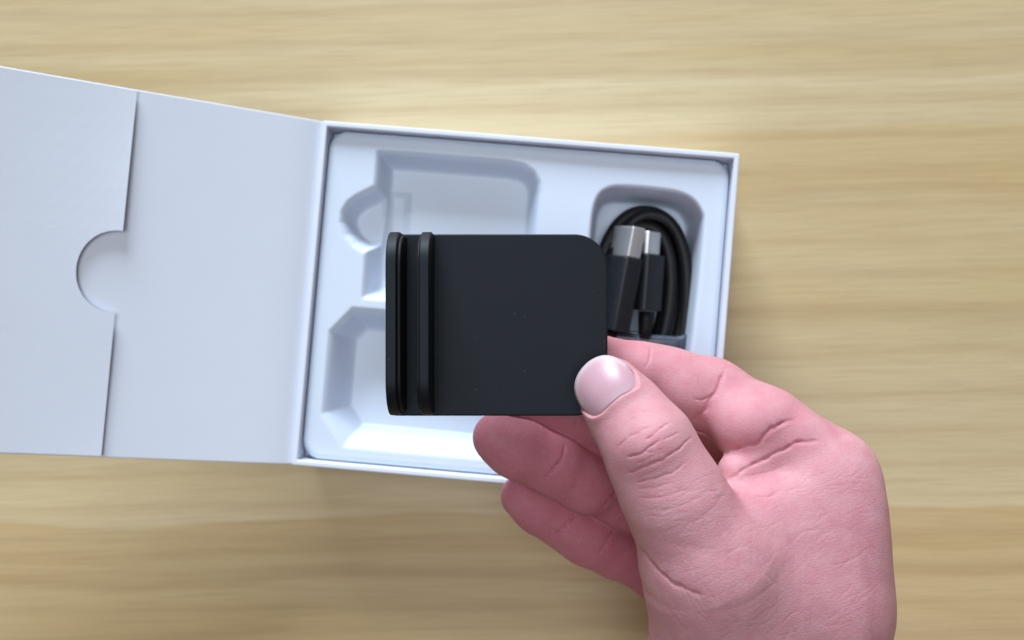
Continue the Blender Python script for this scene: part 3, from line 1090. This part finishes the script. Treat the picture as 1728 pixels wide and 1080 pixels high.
# flush of the skin: fingertips, finger pads and joints redder than the back of the hand; curled fingers also darkened for the holder's shade
flush_shade = np.full(len(VV), 0.16)
for nme, amt in (('index', 0.42), ('middle', 0.95), ('ring', 0.95), ('pinky', 0.95)):
    flush_shade[owner == ownn[nme]] = amt
def spot(px, py, r, amt):
    flush_shade[:] += amt * np.exp(-(((PXY - (px, py)) ** 2).sum(1)) / r ** 2) * (facing > 0)
spot(1085, 760, 45, 0.22)
spot(1290, 815, 60, 0.25)
spot(1440, 870, 60, 0.12)
spot(1160, 860, 60, -0.12)
spot(1050, 590, 50, 0.25)
flush_shade = relax(np.stack([flush_shade] * 3, 1), q2, 40)[:, 0] + 0.25 * crease_mask

ORG = cpt(1305, 1080, 214)
hand = finish('hand', quad_mesh((VV - ORG) * mm, q2), M_skin, None, True, tuple(cam_to_world(ORG)), CAM_R.to_euler())
at = hand.data.attributes.new('flush_shade', 'FLOAT', 'POINT')
at.data.foreach_set('value', flush_shade.astype(np.float32))
tag(hand, 'bare right hand reaching in from below, pinching the black holder', 'hand')

# ------------------------------------------------------------------ nails
def nail_mesh(poly, Dn, Df, offset, free_pts, label, name='fingernail'):
    """thin curved shell over the nail bed: outline in the plane facing the lens, resting on the finger"""
    poly = np.asarray(poly)
    c0 = poly.mean(0)
    rows = 14
    pts = [c0]
    for r in range(1, rows + 1):
        f = r / rows
        for p in poly:
            pts.append(c0 + (p - c0) * f)
    pts = np.array(pts)
    rho = np.concatenate([[0]] + [[r / rows] * len(poly) for r in range(1, rows + 1)])
    Ds = np.linspace(Dn, Df, 90)
    best = np.zeros(len(pts))
    vals = np.stack([sdf_thumb(np.stack([(pts[:, 0] - 864) / FPX * D, (540 - pts[:, 1]) / FPX * D, np.full(len(pts), -D)], 1)) for D in Ds])
    lim = offset
    for i in range(len(pts)):
        hit = np.where(vals[:, i] < lim)[0]
        if len(hit) and hit[0] > 0:
            k = hit[0]
            a, b = vals[k - 1, i] - lim, vals[k, i] - lim
            best[i] = Ds[k - 1] + (Ds[k] - Ds[k - 1]) * a / (a - b)
        else:
            best[i] = Ds[np.argmin(vals[:, i])]
    dfree, _ = line_dist(pts, free_pts)
    dfold, _ = line_dist(pts, FOLD)
    n = len(poly)
    # one even curved plate: a low-order surface through the nail bed
    ax_ = np.array([-0.50, -0.866])
    pr_ = np.array([-ax_[1], ax_[0]])
    U = ((pts - c0) @ ax_) / 50
    W_ = ((pts - c0) @ pr_) / 50
    A_ = np.stack([np.ones_like(U), U, W_, U * U, U * W_, W_ * W_, W_ ** 4, W_ ** 3], 1)
    wt = np.where(rho < 0.93, 1.0, 0.25)
    co = np.linalg.lstsq(A_ * wt[:, None], best * wt, rcond=None)[0]
    B = A_ @ co
    B = B + 0.40 * np.exp(-(dfold / 2.2) ** 2) * (dfree > 6)
    V_ = np.stack([(pts[:, 0] - 864) / FPX * B, (540 - pts[:, 1]) / FPX * B, -B], 1)
    F_ = [(0, 1 + (k + 1) % n, 1 + k) for k in range(n)]
    for r in range(1, rows):
        a = 1 + (r - 1) * n
        for k in range(n):
            F_.append((a + k, a + (k + 1) % n, a + n + (k + 1) % n, a + n + k))
    bm = bmesh.new()
    bv_ = [bm.verts.new((v - ORG) * mm) for v in V_]
    for f in F_:
        bm.faces.new([bv_[i] for i in f])
    bmesh.ops.recalc_face_normals(bm, faces=bm.faces)
    bm.normal_update()
    if sum(f.normal.z for f in bm.faces) < 0:
        bmesh.ops.reverse_faces(bm, faces=bm.faces)
    me = bpy.data.meshes.new(name)
    bm.to_mesh(me)
    bm.free()
    o = finish(name, me, M_nail, hand, True)
    droot, _ = line_dist(pts, [(1024, 690), (1044, 672), (1062, 663)])
    fe = np.maximum(np.exp(-(dfree / 6.0) ** 2) * 0.9, 0.35 * np.exp(-(droot / 12.0) ** 2))
    lun = 0.0
    a_ = me.attributes.new('free_edge', 'FLOAT', 'POINT')
    a_.data.foreach_set('value', fe.astype(np.float32))
    s_ = o.modifiers.new('thickness', 'SOLIDIFY')
    s_.thickness = 0.0004
    s_.offset = -1
    o['label'] = label
    return o
def sdf_thumb(P):
    d = parts(np.asarray(P, float))
    return smin(d['palm'], d['thumb'], 5.0)
nail_mesh(NAIL, 184.0, 200.0, 0.12, smooth_line(FREE, 6), 'short glossy thumbnail with a pale free edge')

# ------------------------------------------------------------------ render settings
scene.render.engine = 'CYCLES'
scene.render.resolution_x = 1024
scene.render.resolution_y = 640
